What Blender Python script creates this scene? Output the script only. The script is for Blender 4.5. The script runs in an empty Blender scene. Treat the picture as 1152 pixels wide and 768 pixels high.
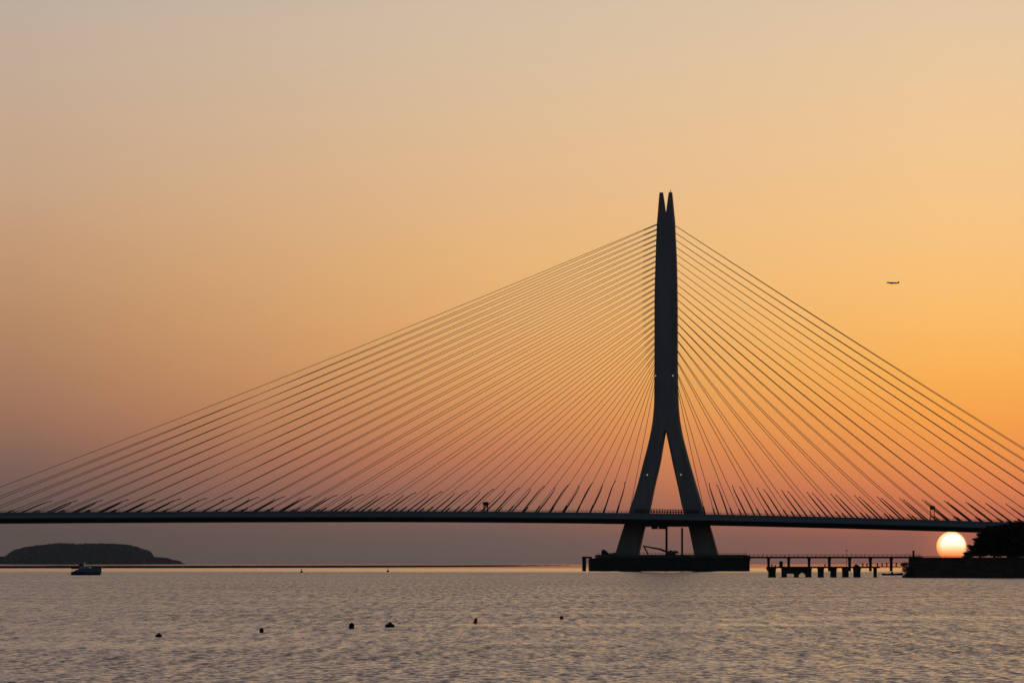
import bpy, bmesh, math, random
from mathutils import Vector, Matrix, noise
from mathutils.geometry import tessellate_polygon

R = math.radians
rnd = random.Random(7)
scene = bpy.context.scene
COL = scene.collection

# ------------------------------------------------------------------ camera geometry
PX = 0.000272            # radians per photo pixel (1152 wide)
CAM_Z = 4.2
HAZE = 1.5e-5           # per metre
HY = 633.4               # photo row of the horizon


def at(x, y, d):
    """point at distance d that the photo shows at column x, row y"""
    return Vector(((x - 576.0) * PX * d, d, CAM_Z + (HY - y) * PX * d))


def xa(x, d):
    return (x - 576.0) * PX * d


def za(y, d):
    return CAM_Z + (HY - y) * PX * d


# ------------------------------------------------------------------ materials
def lin(c):
    return tuple(((v / 255.0) / 12.92 if v / 255.0 <= 0.04045 else ((v / 255.0 + 0.055) / 1.055) ** 2.4) for v in c)


class NT:
    def __init__(self, tree):
        self.t = tree
        tree.nodes.clear()

    def n(self, kind, **kw):
        nd = self.t.nodes.new(kind)
        for k, v in kw.items():
            setattr(nd, k, v)
        return nd

    def put(self, sock, v):
        if isinstance(v, (int, float, tuple)):
            sock.default_value = v
        else:
            self.t.links.new(v, sock)

    def m(self, op, a, b=0.0, c=0.0, clamp=False):
        nd = self.n('ShaderNodeMath', operation=op, use_clamp=clamp)
        self.put(nd.inputs[0], a)
        self.put(nd.inputs[1], b)
        self.put(nd.inputs[2], c)
        return nd.outputs[0]

    def rng(self, v, a, b, c, d, smooth=True):
        nd = self.n('ShaderNodeMapRange', interpolation_type='SMOOTHSTEP' if smooth else 'LINEAR')
        self.put(nd.inputs[0], v)
        for i, q in enumerate((a, b, c, d)):
            nd.inputs[i + 1].default_value = q
        return nd.outputs[0]

    def mix(self, f, a, b):
        nd = self.n('ShaderNodeMix', data_type='RGBA')
        self.put(nd.inputs[0], f)
        self.put(nd.inputs[6], a)
        self.put(nd.inputs[7], b)
        return nd.outputs[2]

    def ramp(self, f, stops, interp='LINEAR'):
        nd = self.n('ShaderNodeValToRGB')
        r = nd.color_ramp
        r.interpolation = interp
        while len(r.elements) < len(stops):
            r.elements.new(0.5)
        for e, (p, c) in zip(r.elements, stops):
            e.position = p
        for e, (p, c) in zip(r.elements, stops):
            e.color = (*c, 1)
        self.put(nd.inputs[0], f)
        return nd.outputs[0]

    def noise(self, vec, scale=(1, 1, 1), detail=2.0, rough=0.5, loc=(0, 0, 0)):
        mp = self.n('ShaderNodeMapping')
        self.put(mp.inputs['Vector'], vec)
        mp.inputs['Scale'].default_value = scale
        mp.inputs['Location'].default_value = loc
        nd = self.n('ShaderNodeTexNoise')
        nd.inputs['Scale'].default_value = 1.0
        nd.inputs['Detail'].default_value = detail
        nd.inputs['Roughness'].default_value = rough
        self.t.links.new(mp.outputs[0], nd.inputs['Vector'])
        return nd


def material(name, a, b=None, scale=(0.3, 0.3, 0.3), rough=0.8, metal=0.0, bump=0.0, spec=0.3):
    """two tones mixed by noise in the object's own space"""
    mt = bpy.data.materials.new(name)
    mt.use_nodes = True
    t = NT(mt.node_tree)
    out = t.n('ShaderNodeOutputMaterial')
    p = t.n('ShaderNodeBsdfPrincipled')
    tc = t.n('ShaderNodeTexCoord').outputs['Object']
    nz = t.noise(tc, scale, 5.0, 0.6)
    f = t.rng(nz.outputs['Fac'], 0.3, 0.7, 0.0, 1.0)
    b = b or tuple(v * 0.7 for v in a)
    t.put(p.inputs['Base Color'], t.mix(f, (*a, 1), (*b, 1)))
    p.inputs['Roughness'].default_value = rough
    p.inputs['Metallic'].default_value = metal
    p.inputs['Specular IOR Level'].default_value = spec
    if bump:
        bp = t.n('ShaderNodeBump')
        bp.inputs['Strength'].default_value = bump
        t.put(bp.inputs['Height'], nz.outputs['Fac'])
        t.put(p.inputs['Normal'], bp.outputs[0])
    t.put(out.inputs['Surface'], p.outputs[0])
    return mt


def glow(name, col, strength):
    mt = bpy.data.materials.new(name)
    mt.use_nodes = True
    t = NT(mt.node_tree)
    out = t.n('ShaderNodeOutputMaterial')
    e = t.n('ShaderNodeEmission')
    e.inputs[0].default_value = (*col, 1)
    e.inputs[1].default_value = strength
    t.put(out.inputs['Surface'], e.outputs[0])
    return mt


M = {
    'concrete': material('pylon_concrete', (0.44, 0.40, 0.375), (0.30, 0.28, 0.27), (0.16, 0.16, 0.018), 0.85),
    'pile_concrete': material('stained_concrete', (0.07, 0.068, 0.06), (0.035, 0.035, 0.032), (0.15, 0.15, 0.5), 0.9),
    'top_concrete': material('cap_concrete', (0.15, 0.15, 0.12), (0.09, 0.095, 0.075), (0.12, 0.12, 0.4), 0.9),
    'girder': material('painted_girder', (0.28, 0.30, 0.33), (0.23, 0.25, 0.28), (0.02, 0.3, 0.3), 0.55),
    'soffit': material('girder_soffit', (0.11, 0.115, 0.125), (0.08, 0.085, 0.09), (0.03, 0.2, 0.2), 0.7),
    'asphalt': material('asphalt', (0.05, 0.05, 0.05), (0.04, 0.04, 0.04), (0.4, 0.4, 0.4), 0.9),
    'paint': material('road_paint', (0.75, 0.75, 0.72), (0.6, 0.6, 0.58), (0.5, 0.5, 0.5), 0.7),
    'cable': material('cable_sheath', (0.17, 0.115, 0.085), (0.13, 0.09, 0.07), (0.1, 0.1, 0.1), 0.6),
    'dark_metal': material('dark_metal', (0.06, 0.06, 0.065), (0.045, 0.045, 0.05), (0.8, 0.8, 0.8), 0.5, 0.3),
    'steel': material('weathered_steel', (0.09, 0.075, 0.065), (0.05, 0.042, 0.04), (0.6, 0.6, 0.6), 0.7, 0.2),
    'machine': material('machine_paint', (0.16, 0.12, 0.03), (0.10, 0.08, 0.03), (0.7, 0.7, 0.7), 0.5),
    'tarp': material('dark_tarpaulin', (0.04, 0.045, 0.055), (0.03, 0.03, 0.04), (0.6, 0.6, 0.6), 0.7),
    'stone': material('wall_stone', (0.12, 0.09, 0.08), (0.06, 0.046, 0.042), (0.25, 0.25, 0.9), 0.95),
    'rock': material('dark_rock', (0.08, 0.072, 0.065), (0.045, 0.04, 0.038), (0.5, 0.5, 0.5), 0.95),
    'soil': material('bank_soil', (0.08, 0.07, 0.045), (0.05, 0.055, 0.03), (0.1, 0.1, 0.1), 0.95),
    'bark': material('bark', (0.06, 0.045, 0.035), (0.035, 0.028, 0.02), (1.5, 1.5, 0.5), 0.95),
    'leaf': material('dark_leaf', (0.045, 0.06, 0.025), (0.03, 0.045, 0.02), (0.5, 0.5, 0.5), 0.7),
    'leaf_light': material('mid_leaf', (0.06, 0.075, 0.03), (0.04, 0.055, 0.022), (0.5, 0.5, 0.5), 0.7),
    'woods': material('island_woods', (0.06, 0.075, 0.045), (0.035, 0.048, 0.028), (0.012, 0.012, 0.02), 0.95),
    'hull': material('boat_hull', (0.16, 0.21, 0.24), (0.12, 0.16, 0.19), (0.8, 0.8, 0.8), 0.45),
    'cabin': material('boat_cabin', (0.62, 0.62, 0.62), (0.52, 0.52, 0.52), (0.8, 0.8, 0.8), 0.5),
    'blue_cloth': material('blue_side_cloth', (0.05, 0.05, 0.30), (0.04, 0.04, 0.2), (0.8, 0.8, 0.8), 0.7),
    'glass': material('dark_glass', (0.02, 0.022, 0.025), None, (1, 1, 1), 0.1, 0.0, 0.0, 0.5),
    'antifoul': material('red_antifouling', (0.18, 0.02, 0.015), (0.12, 0.015, 0.012), (0.8, 0.8, 0.8), 0.6),
    'red': material('red_float', (0.9, 0.035, 0.02), (0.8, 0.03, 0.018), (4, 4, 4), 0.5),
    'black': material('black_float', (0.022, 0.022, 0.024), (0.015, 0.015, 0.016), (4, 4, 4), 0.6),
    'plane': material('airliner_paint', (0.55, 0.55, 0.57), (0.5, 0.5, 0.52), (0.2, 0.2, 0.2), 0.35),
    'lamp_on': glow('beacon_glow', (1.0, 0.86, 0.72), 0.55),
    'sign': material('sign_panel', (0.05, 0.07, 0.06), (0.04, 0.05, 0.05), (0.4, 0.4, 0.4), 0.6),
}

for nd in M['red'].node_tree.nodes:
    if nd.type == 'BSDF_PRINCIPLED':
        nd.inputs['Subsurface Weight'].default_value = 1.0
        nd.inputs['Subsurface Scale'].default_value = 0.35
        nd.inputs['Subsurface Radius'].default_value = (1.0, 0.25, 0.15)


# ------------------------------------------------------------------ mesh helpers
class MB:
    def __init__(self):
        self.b = bmesh.new()

    def face(self, vs):
        try:
            return self.b.faces.new(vs)
        except ValueError:
            return None

    def hull(self, rings, cap=True, closed=True):
        """rings: lists of points, joined in order"""
        rr = [[self.b.verts.new(p) for p in r] for r in rings]
        n = len(rr[0])
        for a, c in zip(rr, rr[1:]):
            for i in range(n if closed else n - 1):
                j = (i + 1) % n
                self.face((a[i], a[j], c[j], c[i]))
        if cap:
            self.face(rr[0][::-1])
            self.face(rr[-1])
        return self

    def box(self, x0, x1, y0, y1, z0, z1, taper=0.0):
        t = taper
        lo = [(x0, y0, z0), (x1, y0, z0), (x1, y1, z0), (x0, y1, z0)]
        hi = [(x0 + t, y0 + t, z1), (x1 - t, y0 + t, z1), (x1 - t, y1 - t, z1), (x0 + t, y1 - t, z1)]
        return self.hull([lo, hi])

    def tube(self, pts, rads, n=8):
        pts = [Vector(p) for p in pts]
        if isinstance(rads, (int, float)):
            rads = [rads] * len(pts)
        rings = []
        ref = None
        for i, p in enumerate(pts):
            d = (pts[min(i + 1, len(pts) - 1)] - pts[max(i - 1, 0)]).normalized()
            if ref is None:
                ref = Vector((0, 1, 0)) if abs(d.y) < 0.9 else Vector((1, 0, 0))
            u = (ref - d * ref.dot(d)).normalized()
            w = d.cross(u)
            ref = u
            rings.append([p + (u * math.cos(2 * math.pi * k / n) + w * math.sin(2 * math.pi * k / n)) * rads[i] for k in range(n)])
        return self.hull(rings)

    def lathe(self, prof, c=(0, 0, 0), n=14, ax='z'):
        rings = []
        for r, h in prof:
            ring = []
            for k in range(n):
                a = 2 * math.pi * k / n
                if ax == 'z':
                    ring.append((c[0] + r * math.cos(a), c[1] + r * math.sin(a), c[2] + h))
                else:
                    ring.append((c[0] + h, c[1] + r * math.cos(a), c[2] + r * math.sin(a)))
            rings.append(ring)
        return self.hull(rings)

    def prism(self, poly, y0, y1):
        """poly in (x, z), extruded along y"""
        pa = [self.b.verts.new((x, y0, z)) for x, z in poly]
        pb = [self.b.verts.new((x, y1, z)) for x, z in poly]
        n = len(poly)
        for i in range(n):
            j = (i + 1) % n
            self.face((pa[i], pa[j], pb[j], pb[i]))
        for tri in tessellate_polygon([[Vector((x, z, 0)) for x, z in poly]]):
            self.face([pa[k] for k in tri])
            self.face([pb[k] for k in reversed(tri)])
        return self

    def build(self, name, mat, parent=None, smooth=False, bevel=0.0, loc=None):
        bmesh.ops.recalc_face_normals(self.b, faces=self.b.faces[:])
        me = bpy.data.meshes.new(name)
        self.b.to_mesh(me)
        self.b.free()
        me.materials.append(mat)
        if smooth:
            for p in me.polygons:
                p.use_smooth = True
        o = bpy.data.objects.new(name, me)
        COL.objects.link(o)
        if parent:
            o.parent = parent
        if loc is not None:
            o.location = loc
        if bevel:
            m = o.modifiers.new('bevel', 'BEVEL')
            m.width = bevel
            m.segments = 2
            m.limit_method = 'ANGLE'
        return o


def tag(o, label=None, cat=None, group=None, kind=None):
    for k, v in (('label', label), ('category', cat), ('group', group), ('kind', kind)):
        if v:
            o[k] = v
    return o


def thing(name, label, cat, loc=(0, 0, 0), rz=0.0, group=None):
    o = bpy.data.objects.new(name, None)
    o.empty_display_size = 0.5
    COL.objects.link(o)
    o.location = loc
    o.rotation_euler = (0, 0, rz)
    return tag(o, label, cat, group)


def copy_tree(o, parent=None):
    c = o.copy()
    COL.objects.link(c)
    if parent:
        c.parent = parent
    for ch in list(o.children):
        copy_tree(ch, c)
    return c


def pchip(xs, ys, x):
    """smooth interpolation through the listed points"""
    n = len(xs)
    i = 0
    while i < n - 2 and x > xs[i + 1]:
        i += 1
    h = [xs[k + 1] - xs[k] for k in range(n - 1)]
    dl = [(ys[k + 1] - ys[k]) / h[k] for k in range(n - 1)]

    def m(k):
        if k == 0:
            return dl[0]
        if k == n - 1:
            return dl[-1]
        if dl[k - 1] * dl[k] <= 0:
            return 0.0
        return 2 * dl[k - 1] * dl[k] / (dl[k - 1] + dl[k])
    t = (x - xs[i]) / h[i]
    return ((1 + 2 * t) * (1 - t) ** 2 * ys[i] + t * (1 - t) ** 2 * h[i] * m(i)
            + t * t * (3 - 2 * t) * ys[i + 1] + t * t * (t - 1) * h[i] * m(i + 1))


ORD = ('first second third fourth fifth sixth seventh eighth ninth tenth eleventh twelfth thirteenth fourteenth fifteenth '
       'sixteenth seventeenth eighteenth nineteenth twentieth twenty-first twenty-second twenty-third twenty-fourth '
       'twenty-fifth twenty-sixth twenty-seventh').split()

# ------------------------------------------------------------------ camera
cd = bpy.data.cameras.new('camera')
cam = bpy.data.objects.new('camera', cd)
COL.objects.link(cam)
cam.location = (0, 0, CAM_Z)
cam.rotation_euler = (R(90), 0, 0)
cd.sensor_fit = 'HORIZONTAL'
cd.sensor_width = 36.0
cd.lens = 36.0 / (1152 * PX)
cd.shift_y = (HY - 384.0) / 1152.0
cd.clip_start = 1.0
cd.clip_end = 200000.0
scene.camera = cam

# ------------------------------------------------------------------ sky and sun
SUN_X, SUN_Y = 1070.4, 614.2
SUN_AZ = math.atan((SUN_X - 576) * PX)           # clockwise from +Y
SUN_EL = (HY - SUN_Y) * PX


def el(y):
    """ramp position (root of the sine of the elevation) of a photo row"""
    return math.sqrt(max(0.0, math.sin(math.atan((HY - y) * PX))))


def deg(e):
    return math.sqrt(math.sin(R(e)))


SKY_LEFT = [(633, (97, 84, 80)), (600, (99, 85, 80)), (572, (108, 88, 82)), (545, (121, 96, 87)), (510, (138, 104, 89)), (470, (159, 116, 93)),
            (420, (172, 127, 97)), (360, (185, 140, 104)), (290, (196, 153, 117)), (220, (200, 164, 132)), (140, (200, 170, 144)),
            (60, (196, 174, 154)), (0, (191, 174, 159))]
SKY_MID = [(633, (106, 94, 89)), (605, (120, 98, 91)), (580, (142, 104, 90)), (550, (174, 112, 90)), (515, (199, 125, 89)), (470, (218, 145, 92)),
           (420, (230, 164, 101)), (360, (235, 176, 113)), (290, (235, 184, 124)), (220, (231, 187, 139)), (140, (225, 190, 151)),
           (60, (218, 192, 161)), (0, (212, 191, 166))]
SKY_RIGHT = [(633, (145, 97, 87)), (605, (166, 104, 88)), (580, (208, 116, 84)), (550, (232, 133, 82)), (515, (244, 150, 78)), (470, (253, 165, 77)),
             (420, (255, 180, 86)), (360, (255, 191, 107)), (290, (252, 197, 126)), (220, (248, 200, 140)), (140, (242, 201, 151)),
             (60, (234, 201, 161)), (0, (228, 199, 167))]
HIGH = [(14, (194, 169, 155)), (20, (171, 149, 142)), (28, (139, 126, 127)), (40, (108, 107, 116)), (60, (82, 87, 102)), (90, (68, 77, 96))]

world = bpy.data.worlds.new('World')
scene.world = world
world.use_nodes = True
t = NT(world.node_tree)
out = t.n('ShaderNodeOutputWorld')
bg = t.n('ShaderNodeBackground')
tc = t.n('ShaderNodeTexCoord').outputs['Generated']
sep = t.n('ShaderNodeSeparateXYZ')
t.put(sep.inputs[0], tc)
dx, dy, dz = sep.outputs
zc = t.m('MAXIMUM', dz, 0.0)
pos = t.m('SQRT', zc)


def stops(tab):
    return [(el(y), lin(c)) for y, c in tab] + [(deg(e), lin(c)) for e, c in HIGH]


rl = t.ramp(pos, stops(SKY_LEFT))
rm = t.ramp(pos, stops(SKY_MID))
rr = t.ramp(pos, stops(SKY_RIGHT))
az = t.m('ARCTAN2', dx, dy)                       # 0 = straight ahead
fl = t.rng(az, R(-8.6), R(0.0), 0.0, 1.0, False)
fr = t.rng(az, R(0.0), R(7.6), 0.0, 1.0, False)
front = t.mix(fr, t.mix(fl, rl, rm), rr)
# faint red glow of the air right round the sun
dot = t.n('ShaderNodeVectorMath', operation='DOT_PRODUCT')
t.put(dot.inputs[0], tc)
dot.inputs[1].default_value = (math.sin(SUN_AZ) * math.cos(SUN_EL), math.cos(SUN_AZ) * math.cos(SUN_EL), math.sin(SUN_EL))
ang = t.m('ARCCOSINE', t.m('MINIMUM', dot.outputs['Value'], 1.0))
aur = t.rng(ang, 0.0, R(0.75), 1.0, 0.0)
aurc = t.n('ShaderNodeMix', data_type='RGBA', blend_type='ADD')
t.put(aurc.inputs[0], t.m('MULTIPLY', aur, 0.9))
t.put(aurc.inputs[6], front)
aurc.inputs[7].default_value = (0.22, 0.025, 0.0, 1)
# the physical sky takes over away from the sunset
sky = t.n('ShaderNodeTexSky', sky_type='NISHITA', sun_disc=False)
sky.sun_elevation = max(SUN_EL, R(0.3))
sky.sun_rotation = SUN_AZ
sky.air_density = 1.2
sky.dust_density = 2.0
sky.ozone_density = 2.0
skyc = t.n('ShaderNodeVectorMath', operation='SCALE')
t.put(skyc.inputs[0], sky.outputs[0])
skyc.inputs['Scale'].default_value = 0.19
hlen = t.m('SQRT', t.m('ADD', t.m('MULTIPLY', dx, dx), t.m('MULTIPLY', dy, dy)))
ca = t.m('DIVIDE', t.m('ADD', t.m('MULTIPLY', dx, math.sin(SUN_AZ)), t.m('MULTIPLY', dy, math.cos(SUN_AZ))), t.m('MAXIMUM', hlen, 1e-4))
mask = t.m('MULTIPLY', t.rng(ca, 0.1, 0.92, 0.0, 1.0), t.rng(dz, 0.5, 0.95, 1.0, 0.0))
t.put(bg.inputs[0], t.mix(mask, skyc.outputs[0], aurc.outputs[2]))
bg.inputs[1].default_value = 1.0
t.put(out.inputs['Surface'], bg.outputs[0])

sl = bpy.data.lights.new('sunlight', 'SUN')
sl.energy = 0.2
sl.angle = R(0.53)
sl.color = (1.0, 0.55, 0.25)
so = bpy.data.objects.new('sunlight', sl)
COL.objects.link(so)
sdir = Vector((math.sin(SUN_AZ) * math.cos(SUN_EL), math.cos(SUN_AZ) * math.cos(SUN_EL), math.sin(SUN_EL)))
so.rotation_euler = (-sdir).to_track_quat('-Z', 'Y').to_euler()
so.location = (0, 0, 500)

# the sun itself, reddened towards its lower limb by the thicker air
SD = 70000.0
sm = bpy.data.materials.new('sun_surface')
sm.use_nodes = True
t = NT(sm.node_tree)
out = t.n('ShaderNodeOutputMaterial')
em = t.n('ShaderNodeEmission')
s2 = t.n('ShaderNodeSeparateXYZ')
t.put(s2.inputs[0], t.n('ShaderNodeTexCoord').outputs['Object'])
f = t.rng(s2.outputs[2], -1.0, 1.0, 0.0, 1.0, False)
sunrad = t.m('SQRT', t.m('ADD', t.m('MULTIPLY', s2.outputs[0], s2.outputs[0]), t.m('MULTIPLY', s2.outputs[2], s2.outputs[2])))
limb = t.rng(sunrad, 0.7, 1.0, 0.0, 0.9)
t.put(em.inputs[0], t.mix(limb, t.ramp(f, [(0.0, (0.9, 0.12, 0.02)), (0.14, (1.0, 0.19, 0.05)), (0.26, (1.0, 0.33, 0.10)), (0.38, (1.0, 0.58, 0.25)),
                               (0.52, (1.0, 0.88, 0.55)), (0.72, (1.0, 0.99, 0.9)), (1.0, (1.0, 0.98, 0.88))]),
                          t.ramp(f, [(0.0, (0.9, 0.10, 0.02)), (0.35, (1.0, 0.3, 0.07)), (0.7, (1.0, 0.58, 0.11)), (1.0, (1.0, 0.66, 0.15))])))
em.inputs[1].default_value = 1.5
sm.cycles.emission_sampling = 'NONE'
t.put(out.inputs['Surface'], em.outputs[0])
b = MB()
bmesh.ops.create_uvsphere(b.b, u_segments=64, v_segments=32, radius=1.0)
sun = b.build('sun', sm, None, True)
sun.location = at(SUN_X, SUN_Y, SD)
rs = 16.7 * PX * SD
sun.scale = (rs, rs, rs)
tag(sun, 'low white and orange sun glowing under the bridge deck beside the trees', 'sun')

# ------------------------------------------------------------------ water
wm = bpy.data.materials.new('river_water')
wm.use_nodes = True
t = NT(wm.node_tree)
out = t.n('ShaderNodeOutputMaterial')
p = t.n('ShaderNodeBsdfPrincipled')
geo = t.n('ShaderNodeNewGeometry').outputs['Position']
s3 = t.n('ShaderNodeSeparateXYZ')
t.put(s3.inputs[0], geo)
py = s3.outputs[1]
n1 = t.noise(geo, (3.9, 2.8, 1), 3.0, 0.65)                    # wavelets
n2 = t.noise(geo, (1.9, 0.85, 1), 2.0, 0.5, (31, 7, 0))        # short waves
n3 = t.noise(geo, (0.032, 0.030, 1), 3.0, 0.6, (5, 19, 0))     # gusts and slicks
n5 = t.noise(geo, (1.1, 0.10, 1), 2.0, 0.55, (11, 27, 0))       # longer wave groups, seen far out
n4 = t.noise(geo, (0.006, 0.0022, 1), 2.0, 0.5, (2, 3, 0))
sc = t.n('ShaderNodeSeparateColor')
t.put(sc.inputs[0], n1.outputs['Color'])
edge = t.m('ADD', py, t.m('MULTIPLY', t.m('SUBTRACT', n4.outputs['Fac'], 0.5), 260.0))
near_amp = t.rng(edge, 1430.0, 1580.0, 1.0, 0.0)
far_amp = t.rng(py, 1900.0, 3400.0, 1.0, 0.12)
gust = t.rng(n3.outputs['Fac'], 0.28, 0.72, 0.66, 1.2, False)
raw = t.m('ADD', t.m('MULTIPLY', t.m('SUBTRACT', n1.outputs['Fac'], 0.5), 2.3), t.m('MULTIPLY', t.m('SUBTRACT', n2.outputs['Fac'], 0.5), 1.5))
raw = t.m('ADD', raw, t.m('MULTIPLY', t.m('SUBTRACT', n5.outputs['Fac'], 0.5), t.rng(py, 130.0, 420.0, 0.7, 1.25, False)))
wave = t.m('POWER', t.m('MAXIMUM', t.m('ADD', raw, 0.62), 0.05), 1.5)
calm = t.rng(py, 110.0, 600.0, 0.16, 0.22, False)
amp = t.m('ADD', t.m('MULTIPLY', t.m('MULTIPLY', near_amp, gust), calm), t.m('MULTIPLY', far_amp, 0.11))
slick = t.noise(geo, (0.012, 0.042, 1), 4.0, 0.6, (40, 9, 0))
amp = t.m('MULTIPLY', amp, t.rng(slick.outputs['Fac'], 0.50, 0.74, 1.0, 0.6))
beta = t.m('MULTIPLY', wave, amp)
sx = t.m('MULTIPLY', t.m('MULTIPLY', t.m('SUBTRACT', sc.outputs[1], 0.5), 3.2), amp)
cmb = t.n('ShaderNodeCombineXYZ')
t.put(cmb.inputs[0], sx)
t.put(cmb.inputs[1], t.m('MULTIPLY', beta, -1.0))
cmb.inputs[2].default_value = 1.0
nrm = t.n('ShaderNodeVectorMath', operation='NORMALIZE')
t.put(nrm.inputs[0], cmb.outputs[0])
p.inputs['Base Color'].default_value = (0.020, 0.026, 0.028, 1)
p.inputs['Roughness'].default_value = 0.06
p.inputs['IOR'].default_value = 1.333
t.put(p.inputs['Normal'], nrm.outputs[0])
t.put(out.inputs['Surface'], p.outputs[0])
b = MB()
b.face([b.b.verts.new(v) for v in ((-8000, -600, 0), (8000, -600, 0), (8000, 20000, 0), (-8000, 20000, 0))])
water = tag(b.build('water', wm), 'rippled tan river water reaching to the horizon', 'water', None, 'structure')

# ------------------------------------------------------------------ the bridge
BD = 1838.0
TH = R(-10.0)
PC = Vector((xa(749.5, BD), BD, 0))
U = Vector((math.cos(TH), math.sin(TH), 0))       # along the deck, to the right
V = Vector((-math.sin(TH), math.cos(TH), 0))      # across the deck, away from the viewer
UPX = PX * BD                                     # metres per photo pixel at the pylon


def deck_z(s):
    return 33.8 - (4.75e-5 if s > -200 else 1.2e-5) * (s + 200.0) ** 2


bridge = thing('cable_stayed_bridge', 'dark cable-stayed bridge with one tall forked pylon crossing the whole river', 'bridge', PC, TH)

# pylon: outline in local x / world z, one closed body
LO = [(216.5, 742.1), (228, 741.2), (240, 740.5), (250, 739.7), (264, 739.1), (280, 738.5), (300, 737.9), (328, 737.2), (360, 737.0), (392, 737.0), (430, 736.9), (452, 736.7),
      (470, 735.4), (480, 734.0), (490, 732.1), (505, 728.6), (520, 724.6), (548, 717.3), (575, 708.6), (590, 703.4), (623, 693.2), (627, 691.9)]
RO = [(216.5, 756.2), (228, 757.2), (240, 758.2), (250, 759.1), (264, 759.6), (280, 760.4), (300, 761.1), (328, 761.6), (360, 761.8), (392, 761.8), (430, 762.1), (452, 762.7),
      (470, 764.1), (480, 765.7), (490, 767.6), (505, 771.3), (520, 775.3), (548, 783.4), (575, 791.6), (590, 797.4), (623, 807.0), (627, 808.2)]
LI = [(485.4, 748.9), (492, 747.6), (505, 745.4), (520, 742.9), (548, 736.5), (575, 730.9), (590, 726.3), (623, 718.8), (627, 717.9)]
RI = [(485.4, 750.0), (492, 751.2), (505, 754.0), (520, 757.0), (548, 763.2), (575, 769.1), (590, 774.4), (623, 781.4), (627, 782.4)]


def curve(tab, y0, y1, step):
    ys = [a for a, _ in tab]
    xs = [c for _, c in tab]
    n = max(1, int(abs(y1 - y0) / step))
    return [(pchip(ys, xs, y0 + (y1 - y0) * k / n), y0 + (y1 - y0) * k / n) for k in range(n + 1)]


o2 = curve(LO, 626, 216.5, 5) + [(746.0, 216.5), (747.5, 227.5), (748.9, 239.6), (749.6, 239.6), (751.0, 227.5), (752.4, 216.5)]
o2 += curve(RO, 216.5, 626, 5) + curve(RI, 626, 485.4, 5) + curve(LI, 485.4, 626, 5)
poly = [Vector(((x - 749.5) * UPX / math.cos(TH), 0, CAM_Z + (HY - y) * UPX)) for x, y in o2]


def depth(z):
    return pchip([0, 30, 60, 85, 130, 195, 215], [9.5, 8.6, 8.0, 8.6, 8.4, 7.0, 3.0], z)


n = len(poly)
inner = []
for i in range(n):
    a, c, d = poly[i - 1], poly[i], poly[(i + 1) % n]
    e1, e2 = (c - a).normalized(), (d - c).normalized()
    nn = (Vector((e1.z, 0, -e1.x)) + Vector((e2.z, 0, -e2.x)))
    nn = nn.normalized() if nn.length > 1e-6 else Vector((e1.z, 0, -e1.x))
    k = min(1.0, 0.25 + 0.02 * max(0, 211 - c.z))
    inner.append(c + nn * (0.9 * k))                   # inward for this winding
b = MB()
loops = []
for sgn in (-1, 1):
    fo = [b.b.verts.new((q.x, sgn * (depth(q.z) / 2 - 1.3), q.z)) for q in poly]
    fi = [b.b.verts.new((q.x, sgn * depth(r.z) / 2, q.z)) for q, r in zip(inner, poly)]
    for i in range(n):
        j = (i + 1) % n
        b.face((fo[i], fo[j], fi[j], fi[i]))
    for tri in tessellate_polygon([[Vector((q.x, q.z, 0)) for q in inner]]):
        b.face([fi[k] for k in tri])
    loops.append(fo)
for i in range(n):
    j = (i + 1) % n
    b.face((loops[0][i], loops[0][j], loops[1][j], loops[1][i]))
pylon = b.build('pylon', M['concrete'], bridge)
for x, y, yy in ((738.6, 423, -4.3), (758.2, 423, -4.5), (729.2, 534, -4.3), (767.2, 534, -4.3)):
    q = MB().lathe([(0.05, -0.32), (0.25, -0.15), (0.28, 0.1), (0.15, 0.28), (0.03, 0.34)], ((x - 749.5) * UPX, yy, za(y, BD)), 10)
    q.build('beacon_light', M['lamp_on'], pylon, True)
MB().tube([((754.4 - 749.5) * UPX, 0, za(217, BD)), ((754.4 - 749.5) * UPX, 0, za(213.5, BD))], [0.28, 0.1], 6).build('lightning_rod', M['dark_metal'], pylon)

# deck girder, lofted along its length
S0, S1 = -620.0, 330.0
SEC = [(-25.6, 0.0), (-25.6, -1.7), (-27.0, -2.9), (-27.0, -3.5), (-15.0, -5.7), (-9.0, -5.95), (9.0, -5.95), (15.0, -5.7), (27.0, -3.5), (27.0, -2.9), (25.6, -1.7), (25.6, 0.0),
       (25.2, 0.0), (25.2, -1.25), (-25.2, -1.25), (-25.2, 0.0)]
ss = [S0 + (S1 - S0) * k / 96 for k in range(97)]
b = MB()
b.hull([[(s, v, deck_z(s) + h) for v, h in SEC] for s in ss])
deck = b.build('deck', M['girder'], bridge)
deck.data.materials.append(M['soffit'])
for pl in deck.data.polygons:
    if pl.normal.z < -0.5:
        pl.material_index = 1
for lo, hi in ((-24.6, -4.9), (4.9, 24.6)):
    b = MB()
    b.hull([[(s, lo, deck_z(s) - 1.246), (s, hi, deck_z(s) - 1.246)] for s in ss], False, False)
    b.build('road_surface', M['asphalt'], deck)
for c in (-17.5, -11.0, 11.0, 17.5):
    b = MB()
    s = S0 + 4
    while s < S1 - 8:
        b.hull([[(q, c - 0.09, deck_z(q) - 1.242), (q, c + 0.09, deck_z(q) - 1.242)] for q in (s, s + 6)], False, False)
        s += 15
    tag(b.build('lane_marking', M['paint'], deck), kind='stuff')
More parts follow.
